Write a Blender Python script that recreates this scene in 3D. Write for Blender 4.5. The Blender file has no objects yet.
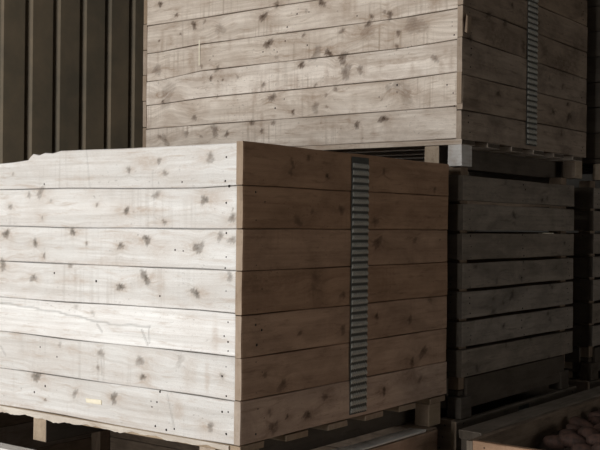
import bpy, math, random
import numpy as np
from mathutils import Vector, Matrix, noise
SC = bpy.context.scene
COL = SC.collection
PI = math.pi
random.seed(7)

# knots (u, z, radius, strength) and nails (u, z) in metres on the faces they belong to
KA= [(-0.463, 0.796, 0.0107, 0.7), (-0.333, 0.821, 0.0105, 0.7), (-0.308, 0.784, 0.0104, 0.6), (-1.03, 0.796, 0.0079, 0.5), (-0.127, 0.823, 0.0168, 0.6), (-0.886, 0.729, 0.0154, 0.6), (-0.943, 0.723, 0.0097, 0.6), (-0.83, 0.702, 0.0076, 0.5), (-0.607, 0.688, 0.0073, 0.7), (-0.474, 0.669, 0.0161, 0.9), (-0.345, 0.717, 0.014, 0.6), (-0.31, 0.635, 0.0122, 0.7), (-1.044, 0.683, 0.0139, 0.6), (-0.875, 0.646, 0.0077, 0.7), (-0.149, 0.701, 0.0202, 0.8), (-0.04, 0.648, 0.0165, 0.7), (-1.064, 0.59, 0.0199, 0.9), (-0.91, 0.561, 0.0155, 0.8), (-0.72, 0.601, 0.0169, 0.9), (-0.863, 0.519, 0.0096, 0.8), (-0.652, 0.566, 0.0056, 0.8), (-0.495, 0.559, 0.0144, 0.8), (-0.381, 0.58, 0.0159, 0.9), (-0.17, 0.56, 0.0186, 0.8), (-0.085, 0.596, 0.0166, 0.6), (-0.039, 0.585, 0.0132, 0.6), (-0.918, 0.443, 0.0155, 0.7), (-1.079, 0.482, 0.0199, 0.7), (-0.388, 0.466, 0.0176, 0.9), (-0.498, 0.431, 0.0144, 1), (-0.177, 0.427, 0.0152, 0.9), (-0.732, 0.49, 0.0113, 0.6), (-0.046, 0.479, 0.0132, 0.6), (-0.581, 0.218, 0.0146, 0.6), (-0.406, 0.207, 0.0212, 0.6), (-0.393, 0.159, 0.0141, 0.9), (-0.594, 0.169, 0.011, 0.6), (-0.778, 0.228, 0.0114, 0.4), (-0.238, 0.224, 0.0171, 0.3), (-0.897, 0.112, 0.0232, 0.9), (-0.702, 0.075, 0.0149, 0.6), (-0.52, 0.081, 0.0163, 0.9), (-0.85, 0.04, 0.0057, 0.9), (-0.116, 0.04, 0.0167, 0.7), (-0.62, 0.343, 0.011, 0.4), (-0.072, 0.192, 0.01, 0.6), (-0.701, 0.357, 0.0112, 0.3)]
NA= [(-0.357, 0.089), (-0.332, 0.089), (-0.353, 0.072), (-0.32, 0.121), (-0.339, 0.015), (-0.26, 0.016), (-0.293, 0.009), (-0.851, 0.086), (-0.907, 0.06), (-0.065, 0.824), (-0.068, 0.755), (-0.053, 0.74), (-0.063, 0.692), (-0.062, 0.605), (-0.061, 0.536), (-0.065, 0.504), (-0.06, 0.438), (-0.051, 0.349), (-0.066, 0.308), (-0.051, 0.292), (-0.05, 0.266), (-0.057, 0.22), (-0.072, 0.192), (-0.056, 0.136), (-0.071, 0.089), (-0.048, 0.091), (-0.055, 0.027), (-0.854, 0.272), (-0.878, 0.214), (-0.792, 0.188), (-0.263, 0.552), (-0.23, 0.55), (-0.237, 0.755), (-0.544, 0.543), (-0.811, 0.464), (-0.608, 0.445), (-0.513, 0.575), (-0.42, 0.595), (-0.324, 0.411), (-0.866, 0.759)]
KS= [(0.412, 0.786, 0.0109, 1), (0.229, 0.817, 0.0104, 0.6), (0.31, 0.837, 0.0106, 0.6), (0.708, 0.573, 0.0234, 0.7), (0.497, 0.68, 0.0185, 0.6), (0.353, 0.457, 0.0287, 0.4), (0.508, 0.406, 0.0186, 0.6), (0.748, 0.818, 0.0157, 0.6), (0.7, 0.644, 0.0194, 0.5), (0.51, 0.293, 0.0186, 0.6), (0.277, 0.3, 0.0105, 0.6), (0.19, 0.149, 0.0206, 0.6), (0.318, 0.044, 0.0178, 0.8), (0.407, 0.089, 0.0181, 0.6), (0.216, 0.052, 0.0087, 0.8), (0.762, 0.065, 0.0158, 0.9), (0.144, 0.03, 0.0136, 0.7), (1.024, 0.175, 0.0209, 0.7), (0.947, 0.143, 0.0205, 0.7), (0.93, 0.297, 0.0164, 0.6), (0.959, 0.581, 0.0165, 0.5), (1.071, 0.361, 0.0169, 0.4), (0.108, 0.19, 0.0101, 0.6), (1.004, 0.076, 0.0125, 0.5)]
NS= [(0.057, 0.782), (0.09, 0.76), (0.058, 0.724), (0.1, 0.697), (0.06, 0.643), (0.061, 0.586), (0.088, 0.568), (0.062, 0.513), (0.062, 0.476), (0.09, 0.443), (0.068, 0.383), (0.064, 0.34), (0.092, 0.323), (0.07, 0.281), (0.066, 0.232), (0.094, 0.2), (0.067, 0.143), (0.077, 0.095), (0.106, 0.065), (0.069, 0.023), (0.113, 0.805), (1.137, 0.803), (1.138, 0.729), (1.139, 0.67), (1.141, 0.581), (1.142, 0.521)]
KB= [(-0.662, 0.593, 0.024, 0.9), (-0.978, 0.57, 0.0201, 0.9), (-0.948, 0.449, 0.0225, 0.9), (-0.685, 0.386, 0.0338, 0.8), (-0.628, 0.381, 0.0191, 1), (-0.552, 0.353, 0.0237, 0.8), (-0.537, 0.294, 0.0284, 0.8), (-0.763, 0.342, 0.0146, 1), (-0.923, 0.213, 0.0249, 0.8), (-0.692, 0.156, 0.029, 0.6), (-0.591, 0.228, 0.0143, 0.6), (-0.355, 0.091, 0.0184, 0.9), (-1.25, 0.089, 0.026, 0.7), (-0.48, 0.074, 0.0141, 0.8), (-1.034, 0.11, 0.0126, 0.8), (-0.436, 0.444, 0.0419, 0.4), (-1.226, 0.543, 0.0259, 0.4), (-0.211, 0.452, 0.0406, 0.7), (-0.254, 0.189, 0.0363, 0.5), (-1.385, 0.578, 0.0159, 0.9), (-1.552, 0.268, 0.0485, 0.5), (-1.619, 0.391, 0.0272, 0.6), (-0.327, 0.505, 0.0184, 0.8), (-1.379, 0.151, 0.0211, 0.6), (-1.277, 0.326, 0.013, 0.8), (-1.562, 0.057, 0.0216, 0.5)]
NB= [(-0.047, 0.431), (-0.038, 0.396), (-0.047, 0.446), (-0.042, 0.335), (-0.059, 0.313), (-0.041, 0.285), (-0.067, 0.207), (-0.04, 0.174), (-0.061, 0.087), (-0.035, 0.124), (-0.043, 0.025), (-0.035, 0.055), (-0.196, 0.345), (-0.103, 0.329), (-0.191, 0.31), (-0.242, 0.365), (-0.915, 0.42), (-0.898, 0.41), (-0.976, 0.417), (-0.855, 0.453), (-0.737, 0.424), (-0.845, 0.512), (-0.729, 0.563), (-0.792, 0.562), (-0.903, 0.337), (-0.684, 0.331), (-1.266, 0.425), (-1.277, 0.313), (-1.003, 0.323), (-0.906, 0.168), (-0.857, 0.204), (-0.842, 0.272), (-0.559, 0.061), (-0.45, 0.019), (-0.411, 0.034), (-0.661, 0.091), (-0.48, 0.069), (-0.375, 0.181), (-0.291, 0.223), (-0.291, 0.195), (-0.58, 0.55), (-0.485, 0.519)]

# ------------------------------------------------------------------ materials
def new_mat(name):
    m = bpy.data.materials.new(name); m.use_nodes = True
    nt = m.node_tree; nt.nodes.clear()
    out = nt.nodes.new('ShaderNodeOutputMaterial'); b = nt.nodes.new('ShaderNodeBsdfPrincipled')
    nt.links.new(b.outputs[0], out.inputs[0])
    return m, nt, b

class NodeKit:
    def __init__(s, nt): s.nt = nt
    def n(s, t, **k):
        x = s.nt.nodes.new(t)
        for a, v in k.items(): setattr(x, a, v)
        return x
    def put(s, v, sock):
        if hasattr(v, 'is_linked') or isinstance(v, bpy.types.NodeSocket): s.nt.links.new(v, sock)
        else: sock.default_value = v
    def math(s, op, a, b=0.0, c=None, clamp=False):
        x = s.n('ShaderNodeMath', operation=op, use_clamp=clamp)
        s.put(a, x.inputs[0]); s.put(b, x.inputs[1])
        if c is not None: s.put(c, x.inputs[2])
        return x.outputs[0]
    def mix(s, f, a, b, bt='MIX'):
        x = s.n('ShaderNodeMix', data_type='RGBA', blend_type=bt)
        s.put(f, x.inputs[0]); s.put(a, x.inputs[6]); s.put(b, x.inputs[7])
        return x.outputs[2]
    def noise(s, vec, scale, detail=3, rough=.5, dist=0):
        x = s.n('ShaderNodeTexNoise')
        s.put(vec, x.inputs['Vector']); x.inputs['Scale'].default_value = scale
        x.inputs['Detail'].default_value = detail; x.inputs['Roughness'].default_value = rough
        x.inputs['Distortion'].default_value = dist
        return x.outputs[0]
    def map(s, vec, sc, loc=(0, 0, 0)):
        x = s.n('ShaderNodeMapping'); s.put(vec, x.inputs[0])
        x.inputs['Scale'].default_value = sc; x.inputs['Location'].default_value = loc
        return x.outputs[0]
    def rng(s, v, a, b, c=0., d=1.):
        x = s.n('ShaderNodeMapRange'); s.put(v, x.inputs[0])
        for i, q in enumerate((a, b, c, d)): x.inputs[i+1].default_value = q
        return x.outputs[0]

def c4(c): return (c[0], c[1], c[2], 1)

def wood(name, light, dark, knot, stain, grain=.55, blotch=.35, saw=.15, rough=.8, seed=0, speck=.5, streak=.6):
    m, nt, b = new_mat(name); g = NodeKit(nt)
    uv = g.n('ShaderNodeUVMap').outputs[0]
    at = g.n('ShaderNodeAttribute', attribute_name='feat')
    sep = g.n('ShaderNodeSeparateColor'); nt.links.new(at.outputs['Color'], sep.inputs[0])
    K, S, C = sep.outputs[0], sep.outputs[1], sep.outputs[2]; A = at.outputs['Alpha']
    g1 = g.noise(g.map(uv, (2.2, 95, 1), (seed, seed*2, 0)), 1, 4, .65, .25)
    g2 = g.noise(g.map(uv, (.9, 22, 1), (seed+4, 3, 0)), 1, 3, .55, .6)
    gr = g.math('ADD', g.math('MULTIPLY', g.rng(g1, .35, .68), .5), g.math('MULTIPLY', g.rng(g2, .38, .66), .5))
    bl = g.rng(g.noise(g.map(uv, (4.5, 9, 1), (1, seed, 0)), 1, 4, .65, .4), .42, .7)
    fine = g.noise(g.map(uv, (260, 300, 1)), 1, 2, .6)
    sw = g.rng(g.noise(g.map(uv, (60, 2.2, 1)), 1, 2, .6), .5, .72)
    swm = g.rng(g.noise(g.map(uv, (3.1, 5, 1), (7, 7, 0)), 1, 2, .5), .5, .65)
    col = g.mix(g.math('MULTIPLY', gr, grain, clamp=True), c4(light), c4(dark))
    col = g.mix(g.math('MULTIPLY', bl, blotch, clamp=True), col, c4(stain))
    col = g.mix(g.math('MULTIPLY', g.math('MULTIPLY', sw, swm), saw, clamp=True), col, c4(dark))
    v = g.math('ADD', g.rng(A, 0, 1, .80, 1.14), g.rng(fine, .3, .7, -.07, .07))
    hs = g.n('ShaderNodeHueSaturation'); hs.inputs['Saturation'].default_value = 1
    nt.links.new(v, hs.inputs['Value']); nt.links.new(col, hs.inputs['Color'])
    nt.links.new(g.rng(A, 0, 1, 1.2, .75), hs.inputs['Saturation'])
    col = hs.outputs[0]
    sp = g.rng(g.noise(g.map(uv, (55, 90, 1), (seed*3, 1, 0)), 1, 3, .75), .60, .74)
    spm = g.rng(g.noise(g.map(uv, (5, 7, 1), (3, seed, 0)), 1, 2, .5), .42, .62)
    col = g.mix(g.math('MULTIPLY', g.math('MULTIPLY', sp, spm), speck, clamp=True), col, c4(knot))
    st2 = g.rng(g.noise(g.map(uv, (7, 55, 1), (seed, 9, 0)), 1, 4, .7, .3), .54, .74)
    col = g.mix(g.math('MULTIPLY', st2, streak, clamp=True), col, c4(stain))
    bn = g.noise(g.map(uv, (45, 65, 1)), 1, 4, .75)
    col = g.mix(g.math('MULTIPLY', S, g.rng(bn, .35, .65, .3, 1.35), clamp=True), col, c4(stain))
    kk = g.math('MULTIPLY', K, g.rng(g.noise(g.map(uv, (90, 90, 1)), 1, 3, .7), .25, .7, .65, 1.2), clamp=True)
    col = g.mix(kk, col, c4(knot))
    col = g.mix(C, col, c4([q*.35 for q in knot]))
    nt.links.new(col, b.inputs['Base Color'])
    b.inputs['Roughness'].default_value = rough
    b.inputs['Specular IOR Level'].default_value = .25
    h = g.math('SUBTRACT', g.math('MULTIPLY', g1, .6), g.math('MULTIPLY', C, 1.5))
    h = g.math('ADD', h, g.math('MULTIPLY', fine, .25))
    bp = g.n('ShaderNodeBump'); bp.inputs['Strength'].default_value = .5; bp.inputs['Distance'].default_value = .0015
    nt.links.new(h, bp.inputs['Height']); nt.links.new(bp.outputs[0], b.inputs['Normal'])
    return m

def plain(name, col, rough=.6, metal=0., var=.25, scale=30, col2=None, bump=.0):
    m, nt, b = new_mat(name); g = NodeKit(nt)
    tc = g.n('ShaderNodeTexCoord').outputs['Object']
    n = g.noise(tc, scale, 4, .6)
    c = g.mix(g.rng(n, .35, .65), c4(col), c4(col2 or [q*(1-var) for q in col]))
    nt.links.new(c, b.inputs['Base Color']); b.inputs['Roughness'].default_value = rough
    b.inputs['Metallic'].default_value = metal
    if bump:
        bp = g.n('ShaderNodeBump'); bp.inputs['Distance'].default_value = bump
        nt.links.new(n, bp.inputs['Height']); nt.links.new(bp.outputs[0], b.inputs['Normal'])
    return m

M = {}
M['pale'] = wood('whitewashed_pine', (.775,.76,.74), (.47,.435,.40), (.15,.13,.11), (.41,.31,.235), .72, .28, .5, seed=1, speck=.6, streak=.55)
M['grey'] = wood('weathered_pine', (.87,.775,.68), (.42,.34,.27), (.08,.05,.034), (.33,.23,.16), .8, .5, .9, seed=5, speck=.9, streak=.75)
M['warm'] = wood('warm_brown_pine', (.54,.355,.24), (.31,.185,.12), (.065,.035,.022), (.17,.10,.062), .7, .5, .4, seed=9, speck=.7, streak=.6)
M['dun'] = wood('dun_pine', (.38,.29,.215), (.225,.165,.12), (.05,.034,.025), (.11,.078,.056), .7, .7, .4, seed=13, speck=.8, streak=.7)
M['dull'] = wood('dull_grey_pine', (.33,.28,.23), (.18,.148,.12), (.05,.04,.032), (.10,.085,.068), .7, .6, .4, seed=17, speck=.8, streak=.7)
M['end'] = wood('sawn_end_grain', (.40,.31,.235), (.26,.19,.135), (.13,.08,.05), (.2,.14,.09), .5, .4, .3, seed=21)
M['endgrey'] = wood('grey_end_grain', (.30,.245,.19), (.19,.15,.115), (.1,.07,.05), (.13,.095,.07), .6, .5, .3, seed=22)
M['bearer'] = wood('bearer_pine', (.46,.365,.27), (.31,.235,.165), (.12,.08,.05), (.2,.14,.095), .5, .4, .3, seed=23)
M['edge'] = wood('pale_sawn_edge', (.66,.60,.52), (.45,.38,.31), (.12,.08,.05), (.30,.21,.14), .6, .5, .3, seed=25)
M['shade_dark'] = wood('shade_darkened_timber', (.13,.105,.08), (.08,.064,.05), (.03,.022,.017), (.05,.038,.03), .6, .6, .3, seed=29)  # near-black tone: shade under and between the crates put into the colour
M['cap'] = wood('bleached_cap_pine', (.90,.89,.87), (.68,.66,.63), (.1,.09,.08), (.20,.17,.15), .5, .45, .4, seed=27, speck=.7, streak=.5)
M['nail'] = plain('rusty_nail', (.035,.026,.022), .6, .4, .4, 200)
M['chip'] = plain('wood_chip_and_gap_light', (.85,.78,.62), .8, 0, .1, 60)  # bare chip and paint mark, also the light painted into crate C's gap
M['band'] = plain('galvanised_ribs', (.58,.57,.52), .55, .25, .4, 160)
M['bandback'] = plain('dark_strap_backing', (.10,.10,.088), .7, .2, .3, 90)
M['cladding'] = plain('painted_steel_cladding', (.29,.225,.15), .6, 0, .3, 3, (.185,.155,.11), .0)
M['floor'] = plain('concrete_floor', (.30,.27,.23), .9, 0, .35, 3)
M['roof'] = plain('roof_sheeting', (.16,.15,.14), .8, 0, .3, 3)
M['block'] = plain('rendered_wall', (.18,.17,.155), .9, 0, .3, 3)
M['soil'] = plain('earthy_potato_skin', (.08,.05,.038), .85, 0, .4, 45, (.05,.034,.027), .002)
M['potato'] = plain('potato_skin', (.125,.065,.048), .75, 0, .4, 38, (.06,.036,.028), .0015)

# ------------------------------------------------------------------ mesh helpers
def link(name, me, mats, parent=None, smooth=False):
    o = bpy.data.objects.new(name, me); COL.objects.link(o)
    for m in mats: me.materials.append(m)
    if parent is not None: o.parent = parent
    if smooth:
        for p in me.polygons: p.use_smooth = True
    return o

class MB:
    """mesh with uv in metres, the 'feat' attribute and material slots"""
    def __init__(s): s.v = []; s.f = []; s.mi = []; s.uv = []; s.ft = []
    def vert(s, p, ft=(0, 0, 0, .5)): s.v.append(tuple(p)); s.ft.append(ft); return len(s.v)-1
    def face(s, idx, uvs, mi=0): s.f.append(tuple(idx)); s.uv.extend(uvs); s.mi.append(mi)
    def box(s, x0, x1, y0, y1, z0, z1, mi=0, grain=0, A=None, ends=None, jit=0.0, bev=.0015):
        """timber with its grain along axis `grain`; ends = slot of the end-grain faces"""
        A = random.uniform(.2, .8) if A is None else A
        ou, ov = random.uniform(0, 50), random.uniform(0, 50)
        b = min(bev, (x1-x0)/3, (y1-y0)/3, (z1-z0)/3)
        lo = (x0, y0, z0); hi = (x1, y1, z1)
        # eight corners, three verts each (a true chamfer)
        idx = {}
        for cx in (0, 1):
            for cy in (0, 1):
                for cz in (0, 1):
                    c = (cx, cy, cz); j = [random.uniform(-jit, jit) for _ in range(3)]
                    for ax in range(3):
                        p = [(hi[k] if c[k] else lo[k]) + j[k] for k in range(3)]
                        for k in range(3):
                            if k != ax: p[k] += -b if c[k] else b
                        idx[c, ax] = s.vert(p, (0, 0, 0, A))
        def uvof(i, ax):
            p = s.v[i]
            if ax == grain:
                k = [q for q in range(3) if q != ax]; return (p[k[0]]*8+ou, p[k[1]]+ov)
            k = [q for q in range(3) if q not in (ax, grain)][0]
            return (p[grain]+ou, p[k]+ov+ax*.7)
        def add(ii, ax, slot):
            s.face(ii, [uvof(i, ax) for i in ii], slot)
        for ax in range(3):
            a, bb = [(1, 2), (2, 0), (0, 1)][ax]
            for sd in (0, 1):
                q = []
                for (p, r) in ((0, 0), (1, 0), (1, 1), (0, 1)):
                    c = [0, 0, 0]; c[ax] = sd; c[a] = p; c[bb] = r; q.append(idx[tuple(c), ax])
                if sd == 0: q.reverse()
                add(q, ax, ends if (ends is not None and ax == grain) else mi)
        for ax in range(3):           # edge chamfers along ax
            a, bb = [(1, 2), (2, 0), (0, 1)][ax]
            for p in (0, 1):
                for r in (0, 1):
                    c0 = [0, 0, 0]; c0[a] = p; c0[bb] = r; c1 = list(c0); c1[ax] = 1
                    c0, c1 = tuple(c0), tuple(c1)
                    q = [idx[c0, a], idx[c1, a], idx[c1, bb], idx[c0, bb]]
                    if p == r: q.reverse()
                    add(q, a, mi)
        for c in [(x, y, z) for x in (0, 1) for y in (0, 1) for z in (0, 1)]:
            q = [idx[c, 0], idx[c, 1], idx[c, 2]]
            if sum(c) % 2 == 0: q.reverse()
            add(q, 0, mi)
    def build(s, name, mats, parent=None, smooth=False):
        me = bpy.data.meshes.new(name); me.from_pydata(s.v, [], s.f)
        uvl = me.uv_layers.new(name='UVMap'); uvl.data.foreach_set('uv', np.array(s.uv, dtype=np.float32).ravel())
        at = me.attributes.new('feat', 'FLOAT_COLOR', 'POINT')
        at.data.foreach_set('color', np.array(s.ft, dtype=np.float32).ravel())
        me.polygons.foreach_set('material_index', s.mi); me.update()
        return link(name, me, mats, parent, smooth)

def sstep(a, b, x):
    t = np.clip((x-a)/(b-a), 0, 1); return t*t*(3-2*t)

def panel(mb, O, du, n, L, edges, added_backing=False, th=.024, res=None, knots=(), nails=(), lines=(), stains=(), gap=.003,
          tints=None, endjit=.0, auto=0, autonail=True, trims=None):
    """planks one above the other. O = lower start corner, du = along, n = outward.
    edges = list of (us, zs) polylines from the bottom edge up."""
    O, du, n = Vector(O), Vector(du), Vector(n)
    res = res or (.05, .03)
    knots = list(knots); nails = list(nails); zmax = max(edges[-1][1])
    for _ in range(auto):
        knots.append((random.uniform(.05, L-.05), random.uniform(0, zmax), random.uniform(.006, .017), random.uniform(.35, .95)))
    Pn = len(edges)-1
    for k in range(Pn):
        nu = max(2, int(L/res[0])); nv = max(2, int(.12/res[1]))
        ph = random.uniform(0, 6.28); A = tints[k] if tints else random.uniform(.15, .85)
        e0 = random.uniform(-endjit, endjit); e1 = L+random.uniform(-endjit, endjit)
        if trims and k in trims: e1 = L+trims[k]
        u = np.linspace(e0, e1, nu+1)
        zb = np.interp(u, *edges[k])+gap/2+.0008*np.sin(u*9+ph)
        zt = np.interp(u, *edges[k+1])-gap/2+.0008*np.sin(u*11+ph*2)
        v = np.linspace(0, 1, nv+1); v[1] = .0022/.12; v[-2] = 1-.0022/.12
        U = np.repeat(u[:, None], nv+1, 1); Z = zb[:, None]*(1-v)+zt[:, None]*v
        T = .0009*np.sin(U*7+ph)+.0006*np.sin(Z*40+U*3+ph)+.0012*math.sin(ph*3)
        T[:, 0] -= .002; T[:, -1] -= .002
        T[0, :] -= .001; T[-1, :] -= .001
        Km = np.zeros_like(U); Sm = np.zeros_like(U); Cm = np.zeros_like(U); V = Z.copy()
        z0, z1 = zb.min()-.02, zt.max()+.02
        rag = .0014*np.sin(U*700+Z*300)+.001*np.sin(Z*900+U*210)
        for (ku, kz, kr, ks) in knots:
            if not z0 < kz < z1: continue
            ks = min(1.1, ks*1.15)*(1-.45*min(1, max(0, kr-.022)/.012)); kr *= .84
            ang = .9*math.sin(ku*37+kz*11); el = 1.25+.45*math.sin(ku*91+kz*53)
            dx = (U-ku)*math.cos(ang)+(Z-kz)*math.sin(ang); dz = -(U-ku)*math.sin(ang)+(Z-kz)*math.cos(ang)
            th_ = np.arctan2(dz, dx); pk = ku*61+kz*17
            rr_ = kr*(1+.22*np.sin(2*th_+pk)+.16*np.sin(3*th_+pk*1.7)+.10*np.sin(7*th_+pk*2.3))
            d = np.sqrt((dx/el)**2+dz**2)+rag*min(1, kr/.01)
            q_ = d/rr_
            Km = np.maximum(Km, ks*(.66*(1-sstep(.78, 1.1, q_))+.34*(1-sstep(.1, .75, np.hypot(dx-.25*kr*np.sin(pk), dz-.2*kr)/rr_))))
            Sm = np.maximum(Sm, ks*.6*np.exp(-(((U-ku-kr*math.sin(pk))/(3.0*kr))**2+((Z-kz)/(1.4*kr))**2)))
            V += 1.1*kr*np.tanh(dz/kr)*np.exp(-((dx/(3*kr))**2+(dz/(2.2*kr))**2))
        for (ku, kz, ru, rz, ks) in stains:
            Sm = np.maximum(Sm, ks*np.exp(-(((U-ku)/ru)**2+((Z-kz)/rz)**2)**1.5))
        for (a, b, c, d_, w, ks) in lines:
            lx, lz = c-a, d_-b; ll = lx*lx+lz*lz
            t = np.clip(((U-a)*lx+(Z-b)*lz)/ll, 0, 1)
            wv = .003*np.sin(U*55+Z*31)*0.6; dd = np.hypot(U-a-t*lx, Z+wv-b-t*lz); w = max(w, .0048); ks = ks*.6
            Cm = np.maximum(Cm, ks*(1-sstep(.3*w, w, dd)))
        if autonail and res[0] < .02:      # mild darkening round the dents of the nails is left out on purpose
            pass
        ou, ov = random.uniform(0, 60), random.uniform(0, 60)
        base = len(mb.v)
        P = np.array(O)[None, None, :]+U[..., None]*np.array(du)+T[..., None]*np.array(n)
        P[..., 2] += Z
        mb.v.extend(map(tuple, P.reshape(-1, 3).tolist()))
        F = np.stack([Km, Sm, Cm, np.full_like(U, A)], -1).reshape(-1, 4); mb.ft.extend(map(tuple, F.tolist()))
        W = nv+1
        UVx = (U+ou); UVy = (V+ov)
        flip = (du.cross(Vector((0, 0, 1)))).dot(n) < 0
        for i in range(nu):
            for j in range(nv):
                q = [(i, j), (i+1, j), (i+1, j+1), (i, j+1)]
                if flip: q.reverse()
                mb.f.append(tuple(base+a*W+b for a, b in q)); mb.mi.append(0)
                mb.uv.extend([(UVx[a, b], UVy[a, b]) for a, b in q])
        per = [(i, 0) for i in range(nu+1)]+[(nu, j) for j in range(1, nv+1)]+[(i, nv) for i in range(nu-1, -1, -1)]+[(0, j) for j in range(nv-1, 0, -1)]
        bi = len(mb.v)
        for (i, j) in per:
            p = O+du*float(U[i, j])-n*th; p.z += float(Z[i, j]); mb.vert(p, (0, 0, 0, A))
        m_ = len(per)
        for a in range(m_):
            b = (a+1) % m_
            i0, i1 = base+per[a][0]*W+per[a][1], base+per[b][0]*W+per[b][1]
            q = [i1, i0, bi+a, bi+b]
            isend = (per[a][0] == per[b][0])
            s0 = float(U[per[a]]+Z[per[a]]); s1 = float(U[per[b]]+Z[per[b]])
            if isend: uvs = [(s1*3+ou, ov), (s0*3+ou, ov), (s0*3+ou, ov+th), (s1*3+ou, ov+th)]
            else: uvs = [(s1+ou, ov+.4), (s0+ou, ov+.4), (s0+ou, ov+.4+th), (s1+ou, ov+.4+th)]
            if flip: q.reverse(); uvs.reverse()
            mb.face(q, uvs, 1 if isend else 0)
        q = [bi+a for a in range(m_)]; uvs = [(float(U[c])+ou, float(Z[c])+ov+.6) for c in per]
        if not flip: q.reverse(); uvs.reverse()
        mb.face(q, uvs, 0)
    if added_backing:                               # unseen strips added behind the joints to stop light leaking through
        for E_ in edges[1:-1]:
            zc = E_[1][0]; zd = E_[1][-1]
            a0 = O+du*.035-n*(th+.0025); a1 = O+du*(L-.035)-n*(th+.0025)
            qs = [a0+Vector((0, 0, zc-.02)), a1+Vector((0, 0, zd-.02)), a1+Vector((0, 0, zd+.02)), a0+Vector((0, 0, zc+.02))]
            qb = [q_-n*.005 for q_ in qs]; ii = [mb.vert(q_, (0, 0, 0, .3)) for q_ in qs+qb]
            for fc in ((0, 1, 2, 3), (7, 6, 5, 4), (0, 4, 5, 1), (1, 5, 6, 2), (2, 6, 7, 3), (3, 7, 4, 0)):
                fc = [ii[k_] for k_ in fc]
                if (du.cross(Vector((0, 0, 1)))).dot(n) < 0: fc.reverse()
                mb.face(fc, [(0, 0), (1, 0), (1, .04), (0, .04)], 0)
    for (a, z) in nails:                      # domed nail heads
        r = random.uniform(.003, .0047); c = O+du*a; c.z += z
        w = Vector((0, 0, 1)); ring = []
        for k in range(7):
            t = k*2*PI/7; ring.append(mb.vert(c+du*(r*math.cos(t))+w*(r*math.sin(t))-n*.001))
        top = mb.vert(c+n*.0022)
        for k in range(7):
            mb.face([ring[k], ring[(k+1) % 7], top] if du.cross(w).dot(n) > 0 else [ring[(k+1) % 7], ring[k], top], [(0, 0)]*3, 2)

def even(L, H, N, jit=.0025, z0=0.):
    E = []
    for i in range(N+1):
        zz = z0+(H-z0)*i/N
        E.append(([0, L], [zz+random.uniform(-jit, jit), zz+random.uniform(-jit, jit)]))
    return E

def std_nails(L, edges, ins=.06, seed=0):
    r = random.Random(seed); out = []
    for k in range(len(edges)-1):
        z0, z1 = edges[k][1][0], edges[k+1][1][0]
        for a in (ins, L/2, L-ins):
            for q in (.2, .5, .8):
                out.append((a+r.uniform(-.014, .014), z0+(z1-z0)*q+r.uniform(-.012, .012)))
    return out

# ------------------------------------------------------------------ the wooden box
FOOT = .105
def empty(name, loc, label, cat, group=None):
    e = bpy.data.objects.new(name, None); COL.objects.link(e); e.empty_display_size = .1
    e.location = loc; e['label'] = label; e['category'] = cat
    if group: e['group'] = group
    return e

def strap(par, y, z0, z1, wd=.1, x0=.002):
    """ribbed steel strap nailed up the middle of the side"""
    m = MB(); m.box(0, .0025, -wd/2, wd/2, z0, z1, 0, 2)
    pitch = .0236; k = 0; z = z0+.006
    nn = 14
    while z+pitch*.6 < z1:
        sk = random.uniform(-.001, .001); A = random.uniform(.1, .9); hgt = pitch*.60+random.uniform(-.001, .001)
        prof = [(.0026, 0), (.0055, .16), (.0078, .5), (.0055, .84), (.0026, 1)]
        rows = []
        for a in range(nn+1):
            yy = -wd/2+.004+(wd-.008)*a/nn; zz = (.0022 if a % 2 else -.0022)*(.8)
            rows.append([m.vert((p, yy, z+sk*a/nn+zz+hgt*t), (0, 0, 0, A)) for p, t in prof])
        for a in range(nn):
            for b in range(len(prof)-1):
                m.face([rows[a][b], rows[a+1][b], rows[a+1][b+1], rows[a][b+1]], [(0, 0)]*4, 1)
        m.face(list(reversed(rows[0])), [(0, 0)]*5, 1); m.face(rows[-1], [(0, 0)]*5, 1)
        z += pitch
    o = m.build('metal_strap', [M['bandback'], M['band']], par)
    o.location = (x0, y, 0); o['label'] = 'ribbed grey steel strap down the middle of the side'
    return o

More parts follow.
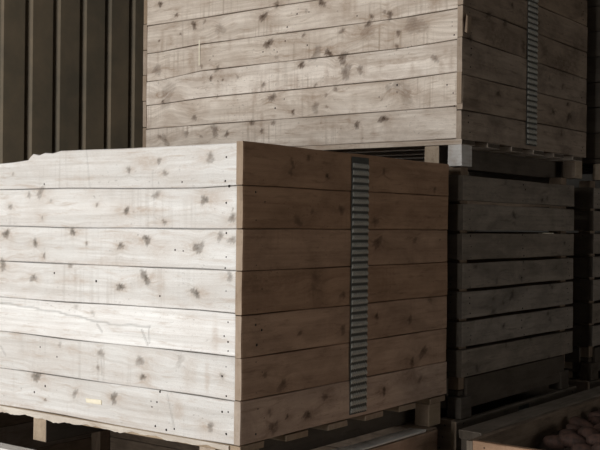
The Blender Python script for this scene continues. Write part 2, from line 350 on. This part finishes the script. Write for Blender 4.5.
def crate(loc, label, W, D, H, mf, ms, mx, fe=None, se=None, fres=None, sres=None, fk=(), sk=(), fn=None, sn=None,
          flines=(), fstains=(), slines=(), sstains=(), ftint=None, stint=None, gap=.003, hasstrap=True, z0=0.,
          auto=(0, 0), strims=None, N=7, seed=1, name='potato_crate', posttop=None, group=None, cat='crate', slats=True, deckmat='bearer', endmat='end', footmat='bearer', bearmat=None, deckend=None):
    random.seed(seed)
    t = .024
    e = empty(name, loc, label, cat, group)
    fe = fe or even(W-2*t, H, N, z0=z0); se = se or even(D, H, N, z0=z0)
    mats = lambda m: [M[m], M[endmat], M['nail']]
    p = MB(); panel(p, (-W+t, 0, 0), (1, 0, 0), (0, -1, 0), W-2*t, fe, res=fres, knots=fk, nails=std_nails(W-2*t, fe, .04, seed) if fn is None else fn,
                    lines=flines, stains=fstains, tints=ftint, gap=gap, auto=auto[0], added_backing=gap < .01); p.build('front_panel', mats(mf), e)
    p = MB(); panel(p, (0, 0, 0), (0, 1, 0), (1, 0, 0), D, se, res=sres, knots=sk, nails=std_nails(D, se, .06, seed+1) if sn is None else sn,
                    lines=slines, stains=sstains, tints=stint, gap=gap, auto=auto[1], endjit=.002, trims=strims, added_backing=gap < .01); p.build('side_panel', mats(ms), e)
    be = even(W-2*t, H, N, z0=z0); le = even(D, H, N, z0=z0)
    p = MB(); panel(p, (-t, D, 0), (-1, 0, 0), (0, 1, 0), W-2*t, be, gap=gap, nails=std_nails(W-2*t, be, .04, seed+2)); p.build('back_panel', mats(mx), e)
    p = MB(); panel(p, (-W, D, 0), (0, -1, 0), (-1, 0, 0), D, le, gap=gap, nails=std_nails(D, le, .06, seed+3), endjit=.002); p.build('side_panel', mats(mx), e)
    pt = posttop or H-.012
    for sx in (-W+t+.003, -t-.063):
        for sy in (t+.003, D-t-.063):
            p = MB(); p.box(sx, sx+.06, sy, sy+.06, .001, pt, 0, 2, ends=1); p.build('corner_post', [M[mx], M[endmat]], e)
    # floor of slats, their ends show under the side boards
    p = MB(); y = .0; k = 0
    if not slats:                              # plain skirt, floor set behind it
        p.box(-W+.03, -.03, .03, D-.03, -.0225, -.003, 0, 0)
        p.box(-.028, -.012, .07, D-.07, -.072, z0-.004, 0, 1); p.box(-W+.07, -.07, .012, .028, -.072, z0-.004, 0, 0)
        y = D
    while y < D-.02:
        w = .11 if y+.11 < D else D-y
        p.box(-W+.002, -.001, y+(.0 if k else .001), y+w, -.0225, -.003, 0, 0, ends=1, jit=.0008); y += .2167; k += 1
    p.build('deck', [M[deckmat], M[deckend or endmat]], e)
    for bx in (-.17, -W/2-.05, -W+.105):
        p = MB(); p.box(bx, bx+.066, .012, D-.012, -FOOT, -.0235, 0, 1, ends=1, jit=.0012); p.build('bearer', [M['shade_dark' if bearmat is None else bearmat], M['bearer']], e)  # bearer sides take the dark tone that paints in the shade below
    for bx in (-.062, -W+.002):
        for by in (.003, D-.125):
            p = MB(); p.box(bx, bx+.06, by, by+.085, -FOOT, -.0235, 0, 1, ends=1, jit=.001); p.build('foot_block', [M[footmat if bx > -.5 and by < .5 or footmat == 'shade_dark' else 'bearer'], M[footmat if bx > -.5 and by < .5 or footmat == 'shade_dark' else 'end']], e)
    if hasstrap: strap(e, D/2-.003, .012, H-.012)
    return e

# ------------------------------------------------------------------ crate A : front left, pale face
UA = [0, .626, .976, 1.561, 1.702]
sh = 1.726    # front panel starts at x = -W + t = -1.726
def fu(L): return [(k[0]+sh,)+tuple(k[1:]) for k in L]
fa = [(UA, [-.003, -.003, -.001, -.005, -.002]), (UA, [.125, .125, .126, .126, .124]), (UA, [.252, .253, .250, .252, .251]),
      (UA, [.370, .371, .371, .378, .375]), (UA, [.496, .496, .496, .498, .497]), (UA, [.617, .617, .615, .616, .618]),
      (UA, [.744, .744, .743, .736, .741]),
      ([0, .626, .70, .775, .785, .80, .83, .86, .90, .94, 1.10, 1.22, 1.50, 1.702], [.832, .836, .838, .843, .853, .863, .857, .864, .861, .868, .868, .866, .864, .866])]
FL = [(-1.094+sh, .352, -.779+sh, .335, .0025, .55), (-.779+sh, .335, -.541+sh, .312, .0028, .65), (-.541+sh, .312, -.365+sh, .316, .0022, .5),
      (-.40+sh, .305, -.372+sh, .262, .0035, .6), (-.37+sh, .31, -.366+sh, .268, .003, .5), (-.60+sh, .31, -.575+sh, .286, .003, .5),
      (-.58+sh, .20, -.575+sh, .15, .002, .35), (-.29+sh, .12, -.26+sh, .02, .0016, .35), (-1.09+sh, .20, -1.06+sh, .17, .002, .4),
      (-.66+sh, .865, -.64+sh, .745, .0012, .3), (-.36+sh, .79, -.352+sh, .63, .0016, .2)]
FS = [(-.393+sh, .822, .05, .02, .5), (-.40+sh, .67, .09, .014, .5), (-.707+sh, .445, .07, .014, .45), (-.34+sh, .55, .05, .03, .3), (-.45+sh, .59, .10, .012, .35),
      (-.244+sh, .075, .02, .03, .45), (-.60+sh, .50, .30, .008, .35), (-1.0+sh, .245, .03, .02, .35), (-.72+sh, .22, .03, .02, .35), (-.9+sh, .74, .05, .012, .4),
      (-.2+sh, .19, .03, .05, .3), (-.10+sh, .30, .012, .06, .35), (-.13+sh, .18, .010, .05, .35), (-.32+sh, .45, .02, .05, .3), (-.95+sh, .005, .6, .01, .35)]
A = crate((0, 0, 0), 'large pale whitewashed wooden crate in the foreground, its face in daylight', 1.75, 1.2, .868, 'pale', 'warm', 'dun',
          fe=fa, fres=(.005, .0046), sres=(.007, .0055), fk=fu(KA), fn=fu(NA), sk=KS, sn=NS, flines=FL, fstains=FS,
          ftint=[.5, .5, 1.0, .62, .6, .6, .42], stint=[.98, .62, .55, .35, .45, .3, .3],
          slines=[ (.0, .70, .004, .78, .003, .4)], auto=(0, 8), gap=.0024,
          sstains=[(.1, .47, .2, .05, .4), (.36, .45, .05, .08, .5), (.6, .3, .05, .05, .35), (.9, .1, .1, .03, .4)], seed=11,
          strims=None)
# wavy sawn edge of the base board under the front planks
m = MB(); n_ = 150; pts = []
rr = random.Random(5)
for i in range(n_+1):
    x = -1.72+1.68*i/n_
    low = -.021-.004*math.sin(x*5.1)-.003*math.sin(x*23+1)-.0022*math.sin(x*61)+rr.uniform(-.0015, .0015)
    if -.62 < x < -.56: low += .006*math.sin((x+.62)/.06*PI)
    pts.append((x, low))
rows = []
for (x, low) in pts:
    f = (0, 0, 0, .8)
    rows.append([m.vert((x, -.004, -.0045), f), m.vert((x, -.0065, -.008), f), m.vert((x, -.004, low), f), m.vert((x, -.0005, low-.0006), f), m.vert((x, -.0005, -.0045), f)])
for i in range(n_):
    for j in range(5):
        a, b = rows[i], rows[i+1]; k = (j+1) % 5
        m.face([a[j], a[k], b[k], b[j]], [(pts[i][0], j*.01), (pts[i][0], j*.01+.01), (pts[i+1][0], j*.01+.01), (pts[i+1][0], j*.01)], 0)
m.face(list(reversed(rows[0])), [(0, 0)]*5); m.face(rows[-1], [(0, 0)]*5)
m.build('base_edge_board', [M['edge']], A)['label'] = 'rough tan sawn edge under the pale front planks'
# fresh chip in the lowest plank
m = MB(); m.box(-.645, -.575, -.0035, -.0012, .055, .068, 0, 0, jit=.0015); o = m.build('wood_chip', [M['chip']], A); o['label'] = 'cream coloured bare chip in the lowest front plank'

# ------------------------------------------------------------------ crate B : upper, behind
WB = 1.71; sb = WB-.024
UB = [0, .09, .345, 1.41, 1.68]
fb = [(UB, [-.003, -.002, .0, -.004, 0]), (UB, [.114, .115, .117, .121, .124]), (UB, [.226, .228, .24, .244, .255]), (UB, [.34, .342, .364, .367, .380]),
      (UB, [.474, .474, .487, .488, .497]), (UB, [.606, .606, .606, .612, .618]), (UB, [.735, .735, .735, .74, .742]), (UB, [.862]*5)]
def fb_(L): return [(k[0]+sb,)+tuple(k[1:]) for k in L]
UBs = [0, .1, 1.16, 1.24]
sbd = [(UBs, [-.004]*2+[-.004]*2), (UBs, [.108, .109, .118, .118]), (UBs, [.243, .244, .249, .249]), (UBs, [.385, .384, .371, .37]), (UBs, [.508, .507, .497, .497]),
       (UBs, [.625, .625, .62, .62]), (UBs, [.745]*4), (UBs, [.862]*4)]
BL = [(-1.335+sb, .51, -1.33+sb, .40, .0018, 0.0)]
BS = [(-.436+sb, .444, .10, .03, .6), (-.55+sb, .33, .06, .03, .5), (-.66+sb, .40, .12, .012, .7), (-.254+sb, .189, .10, .03, .6), (-1.58+sb, .27, .09, .02, .7), (-.2+sb, .45, .08, .04, .5),
      (-1.4+sb, .42, .02, .05, .5), (-.7+sb, .2, .10, .02, .45), (-1.25+sb, .33, .2, .012, .5), (-.9+sb, .45, .15, .012, .5), (-1.0+sb, .16, .25, .012, .4),
      (-.6+sb, .07, .2, .014, .45), (-.3+sb, .32, .2, .012, .45), (-1.3+sb, .08, .2, .015, .4)]
rb = random.Random(3)
for _ in range(46):      # damp marks from the stacking sticks, running across the grain
    BS.append((rb.uniform(.05, 1.65), rb.uniform(.03, .6), rb.uniform(.006, .02), rb.uniform(.03, .06), rb.uniform(.2, .5)))
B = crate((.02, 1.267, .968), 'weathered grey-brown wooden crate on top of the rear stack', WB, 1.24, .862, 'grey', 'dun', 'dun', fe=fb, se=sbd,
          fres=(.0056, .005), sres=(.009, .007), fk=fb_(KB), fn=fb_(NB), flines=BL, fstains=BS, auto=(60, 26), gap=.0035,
          ftint=[.6, .5, .75, .45, .5, .4, .5], deckmat='grey', endmat='end', footmat='pale', deckend='shade_dark', strims=None, sk=[(.03, .45, .02, .9), (.06, .39, .016, .8), (.30, .20, .014, .8), (.85, .18, .016, .8), (1.02, .17, .018, .8), (.95, .09, .014, .6), (.75, .44, .03, .5)],
          sstains=[(.3, .42, .12, .05, .6), (.95, .40, .15, .06, .7), (.2, .3, .15, .03, .4), (1.1, .46, .05, .1, .6), (.6, .55, .2, .05, .5)], seed=23)
m = MB(); m.box(-1.353, -1.345, -.0018, -.0004, .39, .505, 0, 2, jit=.001); o = m.build('paint_mark', [M['chip']], B); o['label'] = 'short white upright streak on the front planks'
# split piece standing off the corner end grain
m = MB(); m.box(-.022, -.0005, -.007, -.0025, .132, .252, 0, 2); m.build('corner_splinter', [M['end']], B)
m = MB(); m.box(.001, .009, .012, .045, .40, .47, 0, 2, jit=.006); m.build('corner_splinter', [M['dun']], B)

# ------------------------------------------------------------------ crate C under B, D/E column behind
C = crate((.02, 1.282, 0), 'dim grey-brown crate with open gaps between planks, under the weathered upper crate', 1.71, 1.085, .835, 'shade_dark', 'dull', 'dun',
          gap=.013, z0=.05, sres=(.009, .008), auto=(4, 34), seed=31, posttop=.862, hasstrap=False, slats=False, deckmat='shade_dark', endmat='shade_dark', footmat='shade_dark')  # front, skirt and feet coloured near-black to stand for shade
m = MB(); m.box(-.026, -.002, .745, .86, .6035, .6085, 0, 1); o = m.build('gap_light_strip', [M['chip']], C); o['label'] = 'pale strip standing for light through the gap between two side planks'  # light coming through the gap, modelled as a pale strip
crate((.02, 2.61, 0), 'dark gap-sided crate at the right edge, lower of the furthest stack', 1.71, 1.1, .835, 'shade_dark', 'dull', 'dun',
      gap=.013, z0=.05, auto=(4, 16), sres=(.012, .01), seed=37, posttop=.862, hasstrap=False, slats=False, deckmat='shade_dark', endmat='shade_dark', footmat='shade_dark')
crate((.17, 2.63, .968), 'dark crate at the right edge, upper of the furthest stack', 1.71, 1.1, .862, 'shade_dark', 'shade_dark', 'shade_dark', auto=(4, 10), seed=41, deckmat='shade_dark', endmat='shade_dark', footmat='shade_dark')  # whole crate coloured near-black, the shade behind B painted in

# ------------------------------------------------------------------ bottom row
ZB = -FOOT-.868
G = crate((.015, -.135, ZB), 'brown crate under the large pale crate, bleached top edge showing', 1.80, 1.245, .858, 'pale', 'warm', 'dun', seed=43, auto=(6, 14), sres=(.012, .01), posttop=.857)
m = MB(); m.box(-.072, .0, .10, .745, .8585, .8665, 0, 1, ends=0, jit=.0015); m.box(-.068, -.002, .75, 1.165, .8585, .8665, 0, 1, ends=0, jit=.002)
m.build('top_rail', [M['cap']], G)['label'] = 'bleached white cap board with dark smudges'
m = MB(); m.box(-1.79, -.08, .0, .06, .8585, .8665, 0, 0, ends=0, jit=.0015); m.build('top_rail', [M['cap']], G)['label'] = 'bleached white cap board with dark smudges'
m = MB(); m.box(-1.79, -.0, 1.175, 1.24, .8585, .8665, 0, 0, ends=0, jit=.0015); m.build('top_rail', [M['dun']], G)
K = crate((.02, 1.25, ZB), 'dark crate at the bottom of the rear stack', 1.75, 1.17, .867, 'dun', 'dull', 'dun', seed=47, auto=(2, 4), posttop=.866)
crate((.02, 2.58, ZB), 'dark crate at the bottom of the furthest stack', 1.75, 1.17, .867, 'dun', 'dull', 'dun', seed=49, auto=(2, 4), posttop=.866)

# open crate of potatoes on the right
HX, HY, HW, HD = 1.42, .985, 1.22, 1.80
Hc = crate((HX, HY, ZB), 'open crate filled with reddish potatoes at the bottom right', HW, HD, .862, 'warm', 'dun', 'dun', seed=53, auto=(6, 4), gap=.004, hasstrap=False, endmat='endgrey', deckmat='dun')
m = MB(); m.box(-HW-.092, -HW-.003, .115, HD, .838, .868, 0, 1, ends=1, jit=.002); m.build('top_rail', [M['dull'], M['shade_dark']], Hc)['label'] = 'wide grey rail along the left side'
for yy in (.125, .80, HD-.10):
    m = MB(); m.box(-HW-.088, -HW-.003, yy, yy+.09, -FOOT, .837, 0, 2, ends=0); m.build('side_post', [M['shade_dark']], Hc)  # posts coloured near-black for the shade beside the stack

# potatoes: a mound nobody could count below, single potatoes on top
def potato_mesh(seed, lvl=3):
    import bmesh
    bm = bmesh.new(); bmesh.ops.create_icosphere(bm, subdivisions=lvl, radius=1)
    r = random.Random(seed); a, b, c = r.uniform(.050, .066), r.uniform(.034, .041), r.uniform(.029, .036)
    off = Vector((seed*3.1, 1, 2)); bend = r.uniform(-.25, .25)
    for v in bm.verts:
        k = 1+.13*noise.noise(v.co*1.3+off)+.03*noise.noise(v.co*5+off)
        p = v.co*k; v.co = Vector((p.x*a, p.y*b+bend*b*p.x*p.x, p.z*c))
    me = bpy.data.meshes.new('potato'); bm.to_mesh(me); bm.free()
    for p in me.polygons: p.use_smooth = True
    me.materials.append(M['potato']); return me
def heap(x, y):       # top of the heap in world z
    return -.16-.17*(1-sstep(1.15, 1.6, y+.25*(x-.25)))+.016*math.sin(x*7.3+y*2)*math.cos(y*5.1)
m = MB(); nx, ny = 36, 52; x0, x1, y0, y1 = HX-HW+.03, HX-.03, HY+.03, HY+HD-.03
g = []
for i in range(nx+1):
    for j in range(ny+1):
        x = x0+(x1-x0)*i/nx; y = y0+(y1-y0)*j/ny
        g.append(m.vert((x, y, float(heap(x, y))-.045+.018*noise.noise(Vector((x*16, y*16, 0))))))
for i in range(nx):
    for j in range(ny):
        a = i*(ny+1)+j; m.face([a, a+ny+1, a+ny+2, a+1], [(0, 0)]*4)
bot = len(m.v)
per = [i*(ny+1) for i in range(nx+1)]+[nx*(ny+1)+j for j in range(1, ny+1)]+[i*(ny+1)+ny for i in range(nx-1, -1, -1)]+[j for j in range(ny-1, 0, -1)]
for a in per: x, y, _ = m.v[a]; m.vert((x, y, ZB+.003))
for k in range(len(per)):
    q = (k+1) % len(per); m.face([per[k], bot+k, bot+q, per[q]], [(0, 0)]*4)
m.face([bot+k for k in range(len(per))], [(0, 0)]*len(per))
o = m.build('potato_heap', [M['soil']], None, True); o['kind'] = 'stuff'; o['label'] = 'earthy mass of potatoes filling the bottom right crate'; o['category'] = 'potatoes'
meshes = [potato_mesh(s) for s in range(7)]
rp = random.Random(19); pot = []
tries = 0
while len(pot) < 250 and tries < 9000:
    tries += 1
    x = rp.uniform(x0+.055, x1-.055); y = rp.uniform(y0+.055, y1-.055)
    lay = 0
    if any((x-a)**2+(y-b)**2 < .066**2 for a, b in pot): continue
    pot.append((x, y))
for k, (x, y) in enumerate(pot):
    o = bpy.data.objects.new('potato', meshes[k % 7]); COL.objects.link(o)
    o.location = (x, y, float(heap(x, y))-.018+rp.uniform(-.008, .012))
    o.rotation_euler = (rp.uniform(-.3, .3), rp.uniform(-.35, .35), rp.uniform(0, PI))
    s = rp.uniform(.82, 1.1); o.scale = (s, s, s)
    o['label'] = 'reddish brown potato in the heap in the bottom right crate'; o['category'] = 'potato'; o['group'] = 'potatoes heaped in the open crate'

# ------------------------------------------------------------------ the shed
ZF = ZB-FOOT
X0, X1, Y0, Y1, ZC = -2.9, 6.0, -5.2, 7.0, 3.9
def slab(name, x0, x1, y0, y1, z0, z1, mat):
    m = MB(); m.box(x0, x1, y0, y1, z0, z1, 0, 0, bev=.001); o = m.build(name, [M[mat]]); o['kind'] = 'structure'; return o
slab('floor', X0-.3, X1+.3, Y0-3, Y1+.3, ZF-.2, ZF-.0005, 'floor')
slab('ceiling', X0-.3, X1+.3, Y0-.3, Y1+.3, ZC, ZC+.15, 'roof')
slab('wall_back', X0-.3, X1+.3, Y1, Y1+.2, ZF, ZC, 'block')
m = MB()
m.box(X1, X1+.2, Y0-.1, .3, ZF, ZC, 0, 2); m.box(X1, X1+.2, 3.5, Y1, ZF, ZC, 0, 2); m.box(X1, X1+.2, .3, 3.5, ZF+2.3, ZC, 0, 1)  # side opening is added, only to go with the fill lamp
m.build('wall_right', [M['block']])['kind'] = 'structure'
# front wall with the big open doorway that lets the daylight in
DX0, DX1, DZ1 = -2.3, .45, 2.3
m = MB()
m.box(X0-.3, DX0, Y0-.2, Y0, ZF, ZC, 0, 0); m.box(DX1, X1, Y0-.2, Y0, ZF, ZC, 0, 0); m.box(DX0, DX1, Y0-.2, Y0, DZ1, ZC, 0, 0)
m.build('wall_front', [M['block']])['kind'] = 'structure'
# box-profile cladding, left
m = MB(); ys = []; y = Y0; base_y = 1.545
k0 = math.floor((Y0-base_y)/.2)
prof = []
for k in range(k0, int((Y1-base_y)/.2)+1):
    b = base_y+k*.2
    prof += [(b-.040, .026), (b-.028, 0.0), (b-.012, 0.0), (b+.008, .020), (b+.016, .026), (b+.09, .026)]
prof = [q for q in prof if Y0 <= q[0] <= Y1]
prof = [(Y0, 0)]+prof+[(Y1, 0)]
r_ = [[m.vert((X0+d, yy, z)) for z in (ZF, ZC)] for yy, d in prof]
for a, b in zip(r_[:-1], r_[1:]): m.face([a[0], b[0], b[1], a[1]], [(0, 0)]*4)
bk = [m.vert((X0-.12, yy, z)) for yy in (Y0, Y1) for z in (ZF, ZC)]
m.face([bk[0], bk[1], bk[3], bk[2]], [(0, 0)]*4)
m.face([r_[0][0], r_[0][1], bk[1], bk[0]], [(0, 0)]*4); m.face([r_[-1][1], r_[-1][0], bk[2], bk[3]], [(0, 0)]*4)
m.build('wall_left', [M['cladding']])['kind'] = 'structure'

# ------------------------------------------------------------------ light
w = bpy.data.worlds.new('World'); SC.world = w; w.use_nodes = True
bg = w.node_tree.nodes['Background']; bg.inputs[0].default_value = (.75, .87, 1, 1); bg.inputs[1].default_value = .6
def area(name, loc, rot, sx, sy, e, col):
    l = bpy.data.lights.new(name, 'AREA'); l.shape = 'RECTANGLE'; l.size = sx; l.size_y = sy; l.energy = e; l.color = col
    o = bpy.data.objects.new(name, l); COL.objects.link(o); o.location = loc; o.rotation_euler = rot; return o
area('doorway_daylight', ((DX0+DX1)/2, Y0+.03, (ZF+DZ1)/2+.2), (PI/2, 0, 0), DX1-DX0-.1, 2.8, 300, (1, .99, .965))
area('side_fill_light', (X1-.05, 1.9, ZF+1.2), (PI/2, 0, PI/2), 3.0, 2.0, 18.5, (1, .85, .67))  # added fill lamp to brighten the crate sides, imitating warm bounce

# ------------------------------------------------------------------ camera
cx, cy, cz, yaw, pit, rol, f = 1.9180448, -2.2894308, .6269442, .6427371, .0011067, .0098669, 1048.1536
F0 = Vector((-math.sin(yaw), math.cos(yaw), 0)); R0 = Vector((math.cos(yaw), math.sin(yaw), 0)); U0 = Vector((0, 0, 1))
Fw = F0*math.cos(pit)+U0*math.sin(pit); Uu = U0*math.cos(pit)-F0*math.sin(pit)
Rr = R0*math.cos(rol)+Uu*math.sin(rol); Vv = -R0*math.sin(rol)+Uu*math.cos(rol)
cam = bpy.data.cameras.new('Camera'); cam.sensor_width = 36; cam.lens = f*36/600; cam.clip_start = .05
co = bpy.data.objects.new('Camera', cam); COL.objects.link(co)
mt = Matrix((Rr, Vv, -Fw)).transposed().to_4x4(); mt.translation = Vector((cx, cy, cz)); co.matrix_world = mt
SC.camera = co
SC.view_settings.view_transform = 'Standard'; SC.view_settings.look = 'None'; SC.view_settings.exposure = 0; SC.view_settings.gamma = 1
SC.view_settings.use_curve_mapping = False
